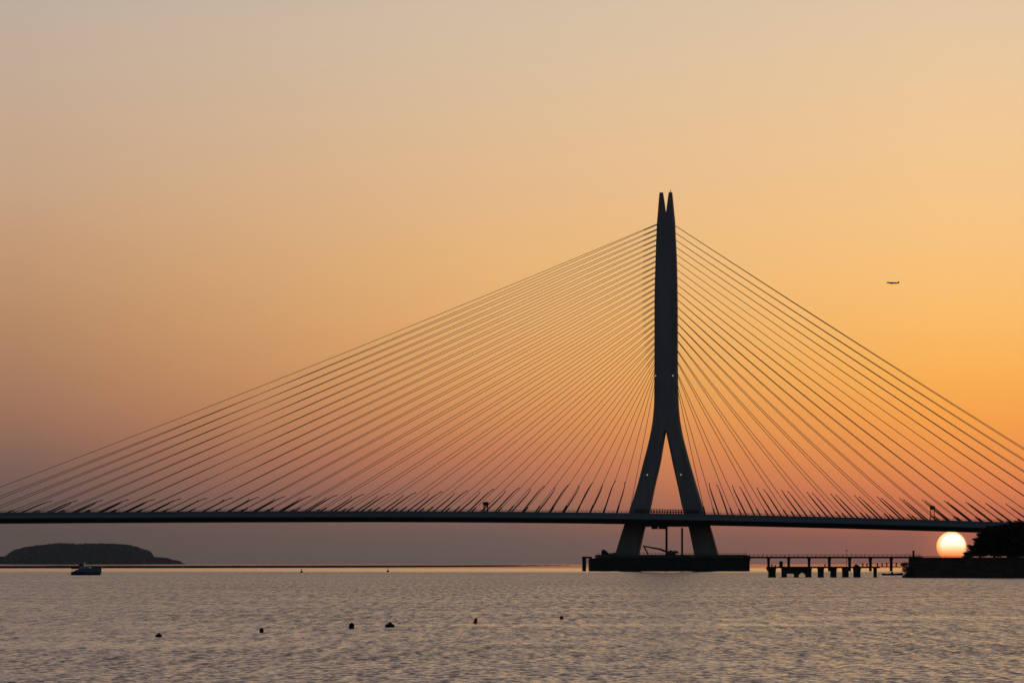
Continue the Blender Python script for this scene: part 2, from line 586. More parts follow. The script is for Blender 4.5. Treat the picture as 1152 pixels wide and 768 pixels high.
for v in (-25.4, 25.4):
    b = MB()
    for h in (0.62, 1.15):
        for a, c in zip(ss, ss[1:]):
            pass
        b.hull([[(s, v - 0.05, deck_z(s) + h - 0.05), (s, v + 0.05, deck_z(s) + h - 0.05), (s, v + 0.05, deck_z(s) + h + 0.05), (s, v - 0.05, deck_z(s) + h + 0.05)] for s in ss])
    s = S0 + 1
    while s < S1:
        z = deck_z(s)
        b.box(s - 0.06, s + 0.06, v - 0.06, v + 0.06, z - 0.02, z + 1.15)
        s += 2.5
    b.build('railing', M['dark_metal'], deck)
# guard fence standing between the pylon legs
b = MB()
for vv in (-5.2, 5.2):
    s = -17.0
    while s <= 19.0:
        z = deck_z(s)
        b.box(s - 0.22, s + 0.22, vv - 0.1, vv + 0.1, z - 1.2, z + 2.5)
        s += 1.55
    for h in (1.2, 2.4):
        b.hull([[(s, vv - 0.08, deck_z(s) + h), (s, vv + 0.08, deck_z(s) + h), (s, vv + 0.08, deck_z(s) + h + 0.18), (s, vv - 0.08, deck_z(s) + h + 0.18)] for s in (-17, 0, 19)])
b.build('guard_fence', M['dark_metal'], deck)
# crossbeam under the deck between the legs
MB().box(-14.0, 14.6, -12, 12, deck_z(0) - 7.0, deck_z(0) - 5.5, 0.0).build('cross_beam', M['soffit'], bridge, False, 0.15)

# stay cables: 27 on the river side and 20 on the bank side, in two planes
PITCH = 15.45
left_s = [-24.5 - PITCH * k for k in range(27)]
left_y = [251.6 + 5.75 * k + 0.0265 * k * k for k in range(27)][::-1]
lamps_r = [32.7, 48.1, 63.4, 78.3, 93.2, 107.1, 120.7, 133.6, 146.3, 158.8, 171.2, 183.0, 193.9]
right_s = [25.0] + [(a + c) / 2 for a, c in zip(lamps_r, lamps_r[1:])] + [200.0 + 11.5 * k for k in range(7)]
right_y = [253, 261.2, 269.2, 277.2, 285.3, 293.6, 302.2, 310.6, 319, 327.4, 335.7, 344.4, 353.4, 362.4, 371.5, 381.3, 392.4, 404.4, 417.4, 429][::-1]


def tower_pt(y, side, vs):
    tab = LO if side < 0 else RO
    x = (pchip([a for a, _ in tab], [c for _, c in tab], y) - 749.5) * UPX
    return Vector((x - side * 0.6, vs * (depth(CAM_Z + (HY - y) * UPX) / 2 - 2.2), CAM_Z + (HY - y) * UPX))


cable_dirs = {}
for side, S, Y in ((-1, left_s, left_y), (1, right_s, right_y)):
    for s, y in zip(S, Y):
        for vs in (-1, 1):
            a = Vector((s, vs * 24.7, deck_z(s) - 0.6))
            c = tower_pt(y, side, vs)
            L = (c - a).length
            sag = 1.25e-5 * L * L
            pts = []
            for k in range(13):
                f = k / 12
                q = a.lerp(c, f)
                q.z -= 4 * sag * f * (1 - f)
                pts.append(q)
            cb = MB().tube(pts, 0.17 if side > 0 else 0.145, 6).build('stay_cable', M['cable'], bridge, True)
            d = (pts[1] - pts[0]).normalized()
            MB().tube([a - d * 0.2, a + d * 5.0, a + d * 5.2], [0.42, 0.4, 0.2], 8).build('anchor_sleeve', M['dark_metal'], cb, True)
            if side < 0 and y < 400:
                dd = (pts[-2] - pts[-1]).normalized()
                MB().tube([c - dd * 0.3, c + dd * 9.0, c + dd * 9.2], [0.19, 0.19, 0.13], 8).build('tower_sleeve', M['dark_metal'], cb, True)
            cable_dirs[(side, round(s, 2))] = d


def cable_dir(s):
    S, Y = (left_s, left_y) if s < 0 else (right_s, right_y)
    T = sorted(zip(S, Y))
    y = pchip([a for a, _ in T], [c for _, c in T], s)
    x = -12.0 if s < 0 else 12.0
    return (Vector((x * UPX, 0, za(y, BD))) - Vector((s, 0, deck_z(s)))).normalized()


# ------------------------------------------------------------------ slanted lamp posts along both deck edges
lamp = thing('street_lamp', 'x', 'street lamp', (0, 0, 0), 0, 'slanted lamp posts along the bridge deck')
MB().tube([(0, 0, -0.6), (0, 0, 0.9), (0, 0, 1.0), (0, 0, 9), (0, 0.15, 13.0), (0, 0.8, 15.6), (0, 2.0, 17.4)], [0.5, 0.5, 0.42, 0.37, 0.33, 0.28, 0.22], 8).build('pole', M['dark_metal'], lamp, True)
MB().tube([(0, 1.9, 17.3), (0, 3.6, 18.6), (0, 5.6, 19.4), (0, 6.6, 19.6)], [0.2, 0.22, 0.28, 0.1], 6).build('lamp_head', M['dark_metal'], lamp, True)
lefts = [-32.2 - PITCH * k for k in range(23)]
rights = lamps_r + [lamps_r[-1] + 11.3]
first = True
for side, S in ((-1, lefts), (1, rights)):
    for k, s in enumerate(S):
        for vs, edge_name in ((-1, 'near'), (1, 'far')):
            if first:
                o, first = lamp, False
            else:
                o = copy_tree(lamp)
            d = cable_dir(s)
            zax = (U * d.x + Vector((0, 0, d.z))).normalized()
            yax = V * (-vs)
            xax = yax.cross(zax).normalized()
            mt = Matrix((xax, yax, zax)).transposed().to_4x4()
            mt.translation = PC + U * s + V * (vs * 24.3) + Vector((0, 0, deck_z(s) - 0.9))
            o.matrix_world = mt
            o['label'] = f'slanted lamp post on the {edge_name} deck edge, {ORD[k]} from the pylon towards the {"island" if side < 0 else "sun"}'


# two-legged towers standing on the deck
def deck_tower(s, v, h, label, wide, tall):
    z = deck_z(s) - 1.24
    g = thing('inspection_tower', label, 'tower', PC + U * s + V * v + Vector((0, 0, z)), TH, 'small towers on the bridge deck')
    for xx in (-1.05, 1.05):
        for yy in (-0.8, 0.8):
            MB().tube([(xx, yy, 0.002), (xx, yy, h - tall)], [0.2, 0.17], 8).build('leg', M['dark_metal'], g, True)
    for zz in (h * 0.35, h * 0.62):
        MB().box(-1.0, 1.0, -0.86, -0.74, zz, zz + 0.14).build('brace', M['dark_metal'], g)
    hd = MB().prism([(-1.1, h - tall), (1.1, h - tall), (wide / 2, h - tall * 0.55), (wide / 2, h - tall * 0.2), (wide * 0.28, h), (-wide * 0.3, h), (-wide / 2, h - tall * 0.3)], -1.2, 1.2).build('head', M['dark_metal'], g, False, 0.06)
    MB().tube([(0.2, 0, h - 0.05), (0.2, 0, h + 0.9)], 0.09, 6).build('antenna', M['dark_metal'], hd)


deck_tower(-99.5, -20.0, 6.6, 'dark boxy two-legged tower standing on the deck between pylon and island', 3.6, 2.1)
deck_tower(149.6, -20.0, 9.0, 'dark slender two-legged tower standing on the deck above the sun', 2.9, 2.2)

# ------------------------------------------------------------------ maintenance cradle hung under the deck
g = thing('maintenance_cradle', 'two dark work trays hanging under the deck between the pylon legs', 'work cradle', at(740.5, 592.2, BD - 14))
for x0, x1 in ((733.0, 739.9), (741.0, 748.4)):
    w0, w1 = (x0 - 740.5) * UPX, (x1 - 740.5) * UPX
    MB().box(w0, w1, -1.6, 1.6, -1.3, 0.0).build('tray', M['tarp'], g, False, 0.05)
    for fx in (0.12, 0.5, 0.88):
        q = w0 + (w1 - w0) * fx
        MB().box(q - 0.09, q + 0.09, -0.1, 0.1, -0.05, 2.6).build('hanger', M['dark_metal'], g)

# ------------------------------------------------------------------ pier platform
PF = 1814.0
fpx = PX * PF
X = lambda x: xa(x, PF)
Z = lambda y: za(y, PF)
plat = thing('pier_platform', 'broad black concrete pier platform in the water under the pylon', 'platform', (xa(750, PF), PF, 0))
ox = xa(750, PF)
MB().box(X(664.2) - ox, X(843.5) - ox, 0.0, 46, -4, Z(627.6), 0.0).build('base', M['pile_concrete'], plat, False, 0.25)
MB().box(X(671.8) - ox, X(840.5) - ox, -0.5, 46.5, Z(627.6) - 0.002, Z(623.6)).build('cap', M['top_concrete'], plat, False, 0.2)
MB().box(X(837.0) - ox, X(844.2) - ox, -0.8, 10, Z(630), Z(624.5)).build('end_block', M['pile_concrete'], plat, False, 0.15)
MB().box(X(655.0) - ox, X(666.0) - ox, 1.0, 9, Z(627.6), Z(625.7)).build('landing', M['pile_concrete'], plat, False, 0.1)
for yy in (2.2, 7.4):
    MB().tube([(X(657.4) - ox, yy, -4), (X(657.4) - ox, yy, Z(627.5))], 1.05, 12).build('landing_pile', M['steel'], plat, True)
b = MB()
for k in range(40):
    q = X(673) - ox + k * (X(840) - X(673)) / 39
    b.box(q - 0.12, q + 0.12, -0.42, -0.2, Z(623.7), Z(623.6) + 0.9)
b.box(X(673) - ox, X(840) - ox, -0.38, -0.24, Z(623.6) + 0.8, Z(623.6) + 0.92)
b.build('railing', M['dark_metal'], plat)
for k in range(16):
    q = X(668) - ox + k * (X(840) - X(668)) / 15
    MB().box(q - 0.35, q + 0.35, -0.35, 0.1, -1, Z(628.4)).build('fender', M['steel'], plat)
TOPZ = Z(623.6)

# covered plant on the platform's left end
g = thing('generator', 'low tarpaulin-covered generator with sloping back on the platform beside the left leg', 'generator', (X(681), PF + 3, TOPZ))
MB().prism([((676.6 - 681) * fpx, 0), ((686.5 - 681) * fpx, 0), ((684.6 - 681) * fpx, 1.0), ((682.2 - 681) * fpx, 2.2), ((680.4 - 681) * fpx, 2.75), ((677.0 - 681) * fpx, 2.75)], -1.4, 1.4).build('cover', M['tarp'], g, False, 0.15)
MB().tube([(-0.9, 0, 2.7), (-0.9, 0, 3.3)], 0.12, 8).build('exhaust', M['dark_metal'], g)
for k, (x, w, h) in enumerate(((688.5, 2.4, 0.9), (691.5, 1.6, 1.3))):
    g = thing('material_stack', ('flat stack of boards' if k == 0 else 'upright dark crate') + ' on the platform between the generator and left leg', 'building materials', (X(x), PF + 4, TOPZ))
    b = MB()
    for j in range(3):
        b.box(-w / 2 + 0.05 * j, w / 2 - 0.08 * j, -0.8, 0.8, j * h / 3 + 0.004, (j + 1) * h / 3 - 0.02)
    b.build('board', M['steel'], g)

# excavator with its long boom folded out to the left
ex = thing('excavator', 'long-boom excavator resting its bucket on the platform between the pylon legs', 'excavator', (X(756.5), PF + 6, TOPZ))


def E(x, y):
    return Vector(((x - 756.5) * fpx, 0, Z(y) - TOPZ))


for yy in (-1.25, 1.25):
    MB().prism([(-2.2, 0.1), (-1.9, 0), (1.9, 0), (2.2, 0.1), (2.35, 0.45), (2.1, 0.8), (-2.1, 0.8), (-2.35, 0.45)], yy - 0.35, yy + 0.35).build('track', M['dark_metal'], ex, False, 0.05)
bd = MB().prism([(-1.9, 0.85), (3.2, 0.85), (3.6, 1.2), (3.4, 1.95), (1.4, 2.3), (-1.0, 1.8), (-1.9, 1.6)], -1.3, 1.3).build('body', M['machine'], ex, False, 0.1)
MB().prism([(-1.7, 1.5), (0.0, 1.5), (0.0, 2.5), (-1.2, 2.55), (-1.7, 2.1)], -1.25, -0.2).build('cab', M['glass'], bd, False, 0.06)
bo, tp, bk = E(752, 620.6), E(724.8, 613.9), E(729.0, 621.8)
MB().tube([E(755.5, 620.4), bo, E(743, 617.4), tp], [0.75, 0.7, 0.6, 0.42], 6).build('boom', M['machine'], ex)
MB().tube([tp + Vector((-0.5, 0, 0.35)), tp, bk], [0.3, 0.5, 0.42], 6).build('stick', M['machine'], ex)
MB().prism([(bk.x - 0.5, bk.z + 0.3), (bk.x + 0.4, bk.z + 0.3), (bk.x + 0.7, bk.z - 0.5), (bk.x + 0.1, bk.z - 0.85), (bk.x - 0.4, bk.z - 0.4)], -0.6, 0.6).build('bucket', M['dark_metal'], ex, False, 0.04)
MB().tube([E(747, 620.0), E(743.5, 616.4), E(741.5, 617.6)], 0.32, 6).build('hydraulic_ram', M['dark_metal'], ex)

# steel columns on the platform
for x, y, w, lab in ((750.8, 590.4, 1.25, 'thick steel column standing beside the excavator, reaching up to the deck'),
                     (768.4, 593.4, 1.1, 'steel column on the platform beside the right pylon leg, stopping short of the deck')):
    g = thing('steel_column', lab, 'column', (X(x), PF + 10, TOPZ), 0, 'steel columns between the pylon legs')
    h = za(y, PF + 10) - TOPZ
    MB().box(-0.9, 0.9, -0.9, 0.9, 0.002, 0.25).build('base_plate', M['steel'], g)
    MB().tube([(0, 0, 0.2), (0, 0, h)], w / 2, 12).build('shaft', M['steel'], g, True)

# lamp at the platform's right end
g = thing('platform_lamp', 'thin lamp post with a short arm at the right end of the black platform', 'lamp post', (X(838.3), PF + 4, Z(624.5)))
MB().tube([(0, 0, -0.1), (0, 0, 3.0)], [0.1, 0.07], 6).build('pole', M['dark_metal'], g)
MB().tube([(0, 0, 2.95), (0.5, 0, 3.25), (1.5, 0, 3.3)], [0.07, 0.06, 0.16], 6).build('lamp_head', M['dark_metal'], g)

# ------------------------------------------------------------------ access trestle to the right bank
TD = 1836.0
tpx = PX * TD
tr = thing('access_trestle', 'thin steel trestle on slim piles from the platform to the right bank', 'trestle', (xa(940, TD), TD, 0))
tx = lambda x: (x - 940) * tpx
zt, zb = za(625.7, TD), za(627.7, TD)
MB().box(tx(842.0), tx(1037), -3.0, 3.0, zb, zt).build('deck', M['steel'], tr)
for x in (864.6, 887.3, 910.2, 933.0, 955.8, 979.2, 1002.6, 1025.5):
    for yy in (-2.3, 2.3):
        MB().tube([(tx(x), yy, -3), (tx(x), yy, zb + 0.1)], 0.58, 10).build('pile', M['steel'], tr, True)
    MB().box(tx(x) - 0.7, tx(x) + 0.7, -3.1, 3.1, zb - 0.9, zb - 0.003).build('cap_beam', M['steel'], tr)
for yy in (-2.9, 2.9):
    b = MB()
    q = tx(843)
    while q < tx(1036):
        b.box(q - 0.09, q + 0.09, yy - 0.07, yy + 0.07, zt - 0.02, zt + 1.25)
        q += 1.25 * 2
    b.box(tx(843), tx(1036), yy - 0.04, yy + 0.04, zt + 1.1, zt + 1.2)
    b.box(tx(843), tx(1036), yy - 0.03, yy + 0.03, zt + 0.55, zt + 0.62)
    b.build('railing', M['dark_metal'], tr)
g = thing('signal_mast', 'slim dark mast rising above the trestle railing over the old jetty', 'mast', (xa(952.5, TD - 5), TD - 5, -2))
MB().tube([(0, 0, 0), (0, 0, za(617.2, TD) + 2)], [0.2, 0.1], 6).build('pole', M['dark_metal'], g)
MB().box(-0.5, 0.5, -0.1, 0.1, za(619.4, TD) + 2, za(618.8, TD) + 2).build('crossarm', M['dark_metal'], g)

# ------------------------------------------------------------------ old concrete jetty in front
JD = 985.0
jpx = PX * JD
je = thing('old_jetty', 'low black jetty of thick broken concrete piers standing in front of the trestle', 'jetty', (xa(925, JD), JD, 0))
jx = lambda x: (x - 925) * jpx
jz = lambda y: za(y, JD)
b = MB()
b.box(jx(864.3), jx(990), 0, 5.0, jz(638.7), jz(636.9))
b.box(jx(989.9), jx(1014), 0.6, 4.4, jz(637.6), jz(636.6))
b.build('deck_beam', M['pile_concrete'], je, False, 0.06)


def pier(x0, x1, name='pier'):
    hw = (x1 - x0) / 2 * jpx
    c = jx((x0 + x1) / 2)
    b = MB()
    zz = [-3, 0.05, 0.9, 1.7, 2.3, jz(638.5)]
    ww = [1.03, 1.0, 0.93, 0.95, 1.06, 1.16]
    b.hull([[(c - hw * w, 0.2, z), (c + hw * w, 0.2, z), (c + hw * w, 4.8, z), (c - hw * w, 4.8, z)] for z, w in zip(zz, ww)])
    b.build(name, M['pile_concrete'], je, False, 0.08)


for x0, x1 in ((865.3, 873.0), (880.4, 885.6), (894.4, 898.8), (907.3, 913.2), (921.4, 927.0), (935.5, 941.4), (949.0, 955.0), (961.6, 968.4)):
    pier(x0, x1)
pier(984.4, 986.7, 'slim_pier')
# solid wall with two low arched openings between the second and fourth piers
pts = [(jx(881), jz(638.5)), (jx(881), jz(644.8)), (jx(885.3), jz(644.8)), (jx(886.5), jz(645.0)), (jx(893.5), jz(645.0)), (jx(894.5), jz(646.0)), (jx(898.8), jz(646.0))]
pts += [(jx(899.4 + (906.8 - 899.4) * k / 8), jz(646.0) + math.sin(math.pi * k / 8) * 2.3 * jpx) for k in range(9)]
pts += [(jx(912.9), jz(646.0)), (jx(912.9), jz(638.5))]
MB().prism(pts, 0.6, 4.4).build('arched_wall', M['pile_concrete'], je)
MB().box(jx(877.6), jx(881.0), 1, 3.5, jz(637), jz(630.9)).build('stub_wall', M['pile_concrete'], je, False, 0.08)
MB().box(jx(862.9), jx(866), 0.5, 3.5, jz(640.6), jz(637.2)).build('broken_end', M['pile_concrete'], je, False, 0.15)
MB().prism([(jx(961.2), jz(637)), (jx(968.8), jz(637)), (jx(966.4), jz(635.7)), (jx(965.0), jz(634.4)), (jx(963.4), jz(634.4)), (jx(962.6), jz(636))], 1, 4).build('broken_top', M['pile_concrete'], je, False, 0.06)
for x, h, lab in ((868.9, 2.4, 'squat mooring bollard nearest the broken left end of the old jetty'),
                  (872.8, 1.7, 'short mooring bollard just left of the stub wall on the old jetty'),
                  (928.9, 2.5, 'lone mooring bollard halfway along the old jetty beam'),
                  (971.4, 3.6, 'tall mooring bollard just right of the broken jetty pier top'),
                  (976.2, 3.2, 'second mooring bollard right of the broken jetty pier top'),
                  (988.0, 3.6, 'mooring bollard on the thin jetty beam just past the slim pier'),
                  (993.2, 3.2, 'second mooring bollard past the slim pier on the thin jetty beam'),
                  (998.4, 3.8, 'third mooring bollard past the slim pier on the thin jetty beam'),
                  (1009.2, 4.2, 'tallest mooring bollard, at the bank end of the thin jetty beam')):
    zz = jz(636.9) if x < 989 else jz(636.6)
    g = thing('mooring_bollard', lab, 'bollard', (xa(x, JD), JD + 2, zz), 0, 'mooring bollards on the old jetty')
    hh = h * jpx
    MB().lathe([(0.24, 0.002), (0.2, 0.1), (0.17, hh * 0.62)], n=10).build('post', M['dark_metal'], g, True)
    MB().lathe([(0.17, hh * 0.6), (0.29, hh * 0.72), (0.3, hh * 0.9), (0.2, hh)], n=10).build('head', M['dark_metal'], g, True)

# ------------------------------------------------------------------ right bank: land, sea wall, bushes, trees
WD = 968.0
wpx = PX * WD
wx = lambda x: xa(x, WD)
wz = lambda y: za(y, WD)
b = MB()
land = [(wx(1026), WD + 2.2), (xa(1260, 905), 905.0 + 2.2), (420, 1000), (900, 1900), (900, 2400), (330, 2400), (228, 1840), (172, 1400)]
zt2 = wz(627.2)
lo = [b.b.verts.new((x, y, -3)) for x, y in land]
hi = [b.b.verts.new((x, y, zt2)) for x, y in land]
b.face(hi)
for i in range(len(land)):
    j = (i + 1) % len(land)
    b.face((lo[i], lo[j], hi[j], hi[i]))
tag(b.build('riverbank', M['soil']), 'dark earth of the right river bank behind the sea wall', 'bank', None, 'structure')

wall = thing('sea_wall', 'long dark stone sea wall with a railing along the right bank', 'wall', (0, 0, 0))


def along(f):
    a, c = Vector((wx(1023.5), WD, 0)), Vector((xa(1262, 905), 905, 0))
    return a.lerp(c, f)


rings = []
for k in range(201):
    f = k / 200
    q = along(f)
    j = noise.noise(Vector((k * 0.37, 0, 0))) * 0.7 + noise.noise(Vector((k * 1.1, 4, 0))) * 0.4
    prof = [(0 + j, -3), (0.3 + j, 0.2), (0.6 + j * 0.7, 0.75 + j * 0.3), (0.95, 2.2), (1.0, 2.3), (1.5, 2.35), (1.9, zt2 - 0.6), (1.75, zt2 - 0.55), (1.75, zt2 + 0.12), (3.2, zt2 + 0.12), (3.2, -3)]
    rings.append([(q.x, q.y + d, z) for d, z in prof])
MB().hull(rings).build('masonry', M['stone'], wall)
b = MB()
q = 0
L = (along(1) - along(0)).length
steps = int(L / 0.62)
for k in range(steps):
    c = along(k / steps)
    b.box(c.x - 0.06, c.x + 0.06, c.y + 1.95, c.y + 2.07, zt2 + 0.1, zt2 + 0.62)
b.hull([[(along(f).x, along(f).y + 1.97, zt2 + 0.5), (along(f).x, along(f).y + 2.03, zt2 + 0.5), (along(f).x, along(f).y + 2.03, zt2 + 0.56), (along(f).x, along(f).y + 1.97, zt2 + 0.56)] for f in (0, 0.5, 1)])
b.build('railing', M['dark_metal'], wall)

g = thing('marker_post', 'stout dark post with a cap standing on the end of the sea wall', 'post', (wx(1028.6), WD + 1.0, zt2 + 0.12))
MB().box(-0.26, 0.26, 0.9, 1.42, 0.002, 1.75).build('shaft', M['stone'], g, False, 0.03)
MB().box(-0.34, 0.34, 0.82, 1.5, 1.75, 2.05).build('cap', M['stone'], g, False, 0.05)


def rock(name, label, c, r, seed):
    b = MB()
    bmesh.ops.create_icosphere(b.b, subdivisions=3, radius=1.0)
    for v in b.b.verts:
        k = 1 + 0.35 * noise.noise(v.co * 1.5 + Vector((seed * 7.3, 0, 0))) + 0.16 * noise.noise(v.co * 4 + Vector((seed, 3, 0)))
        v.co = Vector((v.co.x * r[0], v.co.y * r[1], v.co.z * r[2])) * k
    o = b.build(name, M['rock'], None, False, 0, c)
    return tag(o, label, 'rock', None if 'point' in label else 'rocks at the end of the sea wall')


rock('boulder', 'large dark boulder at the waterline where the sea wall begins', (wx(1022.6), WD + 1, 0.4), (1.0, 1.4, 1.6), 1)
rock('boulder', 'smaller wet boulder under the bush at the sea wall end', (wx(1019.6), WD + 3, 0.3), (0.9, 1.0, 0.6), 2)
rock('boulder', 'lumpy rock leaning on the end face of the sea wall', (wx(1025.0), WD + 1.0, 1.8), (0.9, 1.2, 2.0), 3)


def leaf_cloud(b, clumps, per, size, rng):
    for c, r in clumps:
        for _ in range(per):
            d = Vector((rng.gauss(0, 1), rng.gauss(0, 1), rng.gauss(0, 1))).normalized()
            q = Vector(c) + Vector((d.x * r[0], d.y * r[1], d.z * r[2])) * (rng.random() ** 0.45)
            s = size * rng.uniform(0.6, 1.4)
            a = Vector((rng.gauss(0, 1), rng.gauss(0, 1), rng.gauss(0, 0.6))).normalized()
            e = a.cross(Vector((rng.gauss(0, 1), rng.gauss(0, 1), rng.gauss(0, 1)))).normalized()
            vs = [b.b.verts.new(q + a * s), b.b.verts.new(q + e * s * 0.45), b.b.verts.new(q - a * s), b.b.verts.new(q - e * s * 0.45)]
            b.face(vs)


def tree(label, x, y, h, clumps, seed, lean=0.0, name='broadleaf_tree', mat='leaf', base=None):
    """clumps: (dx, dy, z, rx, rz) in metres from the base"""
    rng = random.Random(seed)
    base = zt2 if base is None else base
    tr_ = thing(name, label, 'tree', (x, y, base), 0, 'trees on the right bank')
    b = MB()
    top = Vector((lean, 0, h * 0.72))
    trunk = [Vector((0, 0, -0.3)), Vector((lean * 0.15, 0.1, h * 0.2)), Vector((lean * 0.45, -0.1, h * 0.45)), top]
    b.tube(trunk, [0.34, 0.26, 0.18, 0.06], 8)
    for dx_, dy_, z_, rx_, rz_ in clumps:
        s0 = trunk[1].lerp(trunk[3], min(1, max(0.05, (z_ - h * 0.3) / (h * 0.6))))
        e0 = Vector((dx_, dy_, z_))
        b.tube([s0, s0.lerp(e0, 0.5) + Vector((0, 0, -0.15)), e0], [0.12, 0.08, 0.03], 5)
    b.build('trunk', M['bark'], tr_, True)
    b = MB()
    cl = []
    for dx_, dy_, z_, rx_, rz_ in clumps:
        cl.append(((dx_, dy_, z_), (rx_, rx_, rz_)))
        for _ in range(7):
            a = rng.uniform(0, 6.28)
            cl.append(((dx_ + math.cos(a) * rx_ * 0.8, dy_ + math.sin(a) * rx_ * 0.8, z_ + rng.uniform(-0.7, 0.7) * rz_), (rx_ * 0.45, rx_ * 0.45, rz_ * 0.35)))
    leaf_cloud(b, cl, 430, 0.42, rng)
    for _ in range(46 if seed == 11 else 20):
        dx_, dy_, z_, rx_, rz_ = rng.choice(clumps)
        a = rng.uniform(0.2, 2.9)
        q = Vector((dx_ - abs(math.cos(a)) * rx_ * 1.2 * (1 if rng.random() < .75 else -1), dy_ + rng.uniform(-.5, .5), z_ + math.sin(a) * rz_ * 1.15))
        leaf_cloud(b, [((q.x, q.y, q.z), (0.45, 0.4, 0.16)), ((q.x - 0.5, q.y, q.z + 0.15), (0.3, 0.3, 0.12))], 30, 0.3, rng)
    b.build('crown', M[mat], tr_)


def cl(x0, px_list):
    """clump list from photo places: (column, row, radius x, radius z in pixels, dy)"""
    return [((x - x0) * wpx, dy_, (627.2 - y) * wpx, rx * wpx, rz * wpx) for x, y, rx, rz, dy_ in px_list]


tree('ragged leafy tree closest to the sun, twigs reaching out over the sea wall', wx(1107), WD + 9, 10.4,
     cl(1107, [(1120, 599, 7, 5, 0), (1115, 606, 6, 5, 1), (1110, 613, 7, 4.5, -1), (1104, 620.5, 8, 4, 0), (1116, 608, 9, 9, 1.5), (1096, 624, 5, 2, 0), (1099, 614.6, 3.6, 0.9, 0), (1104, 607, 2.6, 1.0, -.5), (1108.5, 601.5, 2.4, 0.9, 0), (1115, 619, 9, 6, 0), (1118, 607, 7, 6, 0), (1112, 616, 8, 6, 0), (1108, 622.5, 9, 3, 0), (1117, 614, 8, 7, 0)]), 11)
tree('broad dark tree in the middle of the bank clump, in front of the deck end', wx(1126), WD + 14, 11.0,
     cl(1126, [(1122, 596.0, 7, 3.5, 0), (1124, 600, 9, 6, 0), (1132, 593.5, 8, 4.5, 1), (1117, 611, 8, 8, 2), (1112, 621, 10, 5, 2), (1130, 621, 12, 5, 0), (1126, 603, 10, 8, -1), (1136, 604, 9, 8, 1), (1128, 614, 11, 8, 0), (1138, 617, 10, 7, 0), (1120, 618, 8, 6, 0)]), 12)
tree('tallest tree of the bank clump, half cut by the right edge', wx(1148), WD + 8, 11.5,
     cl(1148, [(1146, 591.0, 8, 4.5, 0), (1156, 590.5, 8, 5, 1), (1143, 602, 9, 8, 0), (1156, 603, 9, 9, -1), (1148, 614, 12, 8, 0), (1160, 616, 10, 8, 0), (1141, 619, 9, 6, 0), (1138, 596, 7, 5, 0), (1138, 610, 8, 8, 1), (1150, 622, 12, 5, 0)]), 13)


def bush(label, x, y, z, clumps, seed):
    rng = random.Random(seed)
    o = thing('bush', label, 'bush', (x, y, z), 0, 'bushes on the sea wall')
    b = MB()
    for k in range(6):
        b.tube([(0, 0, -0.2), (rng.uniform(-.5, .5), rng.uniform(-.3, .3), 0.5), (rng.uniform(-.9, .9), rng.uniform(-.5, .5), 1.0)], [0.05, 0.035, 0.012], 5)
    b.build('stem', M['bark'], o)
    b = MB()
    leaf_cloud(b, [((a, c, d), (e, e, f)) for a, c, d, e, f in clumps], 300, 0.16, rng)
    b.build('foliage', M['leaf_light'], o)


bush('scrubby bush hanging over the blunt end of the sea wall above the boulder', wx(1019.5), WD + 3.0, 1.0,
     [(0, 0, 2.2, 1.1, .9), (-0.6, 0.2, 2.9, .8, .6), (0.7, 0, 1.4, .9, 1.0), (0.3, 0, 3.0, 0.9, .6), (-0.2, 0, 1.2, .9, .7)], 21)
bush('low bush on the wall top below the sunward tree', wx(1090.5), WD + 3.6, zt2, [(0, 0, 0.4, 1.2, .5), (0.9, 0.2, 0.8, 1.0, .7), (-0.9, 0, 0.2, .7, .3)], 22)

# ------------------------------------------------------------------ low skiff lying behind the jetty
g = thing('skiff', 'small low dark skiff floating behind the right end of the old jetty', 'boat', (xa(1004, 1150), 1150, 0))
rings = []
for k in range(11):
    f = k / 10
    w = 0.95 * (math.sin(math.pi * min(1, 0.12 + f * 0.72)) ** 0.6)
    h = 0.62 + 0.45 * (f - 0.4) ** 2 * 2
    xx = -3.7 + 7.4 * f
    rings.append([(xx, -w, h), (xx, -w * 0.75, -0.15), (xx, w * 0.75, -0.15), (xx, w, h), (xx, w * 0.9, h), (xx, w * 0.6, 0.1), (xx, -w * 0.6, 0.1), (xx, -w * 0.9, h)])
MB().hull(rings).build('hull', M['tarp'], g, False)
MB().box(-0.6, 0.3, -0.6, 0.6, 0.1, 1.25, 0.12).build('engine_box', M['tarp'], g, False, 0.08)
for xx in (-2.2, 1.8):
    MB().box(xx - 0.15, xx + 0.15, -0.75, 0.75, 0.45, 0.52).build('thwart', M['steel'], g)

# ------------------------------------------------------------------ fishing boat on the left
FD = 1180.0
q_ = PX * FD
fb = thing('fishing_boat', 'dark fishing boat with wheelhouse and stern awning crossing below the wooded island', 'boat', (xa(96, FD), FD, 0))
fx = lambda x: (x - 96) * q_
fz = lambda y: za(y, FD)
rings, band = [], []
for k in range(17):
    f = k / 16
    xx = fx(80.2) + (fx(112.3) - fx(80.2)) * f
    w = 1.55 * min(1.0, 0.82 + f * 0.6) * (1 - max(0, (f - 0.55) / 0.45) ** 2.2 * 0.97)
    sh = 0.95 + 4.2 * min(f, 0.2) + 0.1 * f + (0.75 if f > 0.32 else 0.75 * max(0, (f - 0.16) / 0.16)) * (0.45 + 0.55 * f)
    rake = 0.35 * f * f
    rings.append([(xx + rake * 1.6, -w, sh), (xx + rake, -w * 0.94, 0.5), (xx - 0.15 * f, -w * 0.6, -0.5), (xx - 0.15 * f, w * 0.6, -0.5), (xx + rake, w * 0.94, 0.5), (xx + rake * 1.6, w, sh)])
hull = MB().hull(rings).build('hull', M['hull'], fb, True)
hull.data.materials.append(M['antifoul'])
MB().box(fx(82.5), fx(95.5), -1.62, -1.5, 0.35, 1.25).build('side_cloth', M['blue_cloth'], fb, False, 0.04)
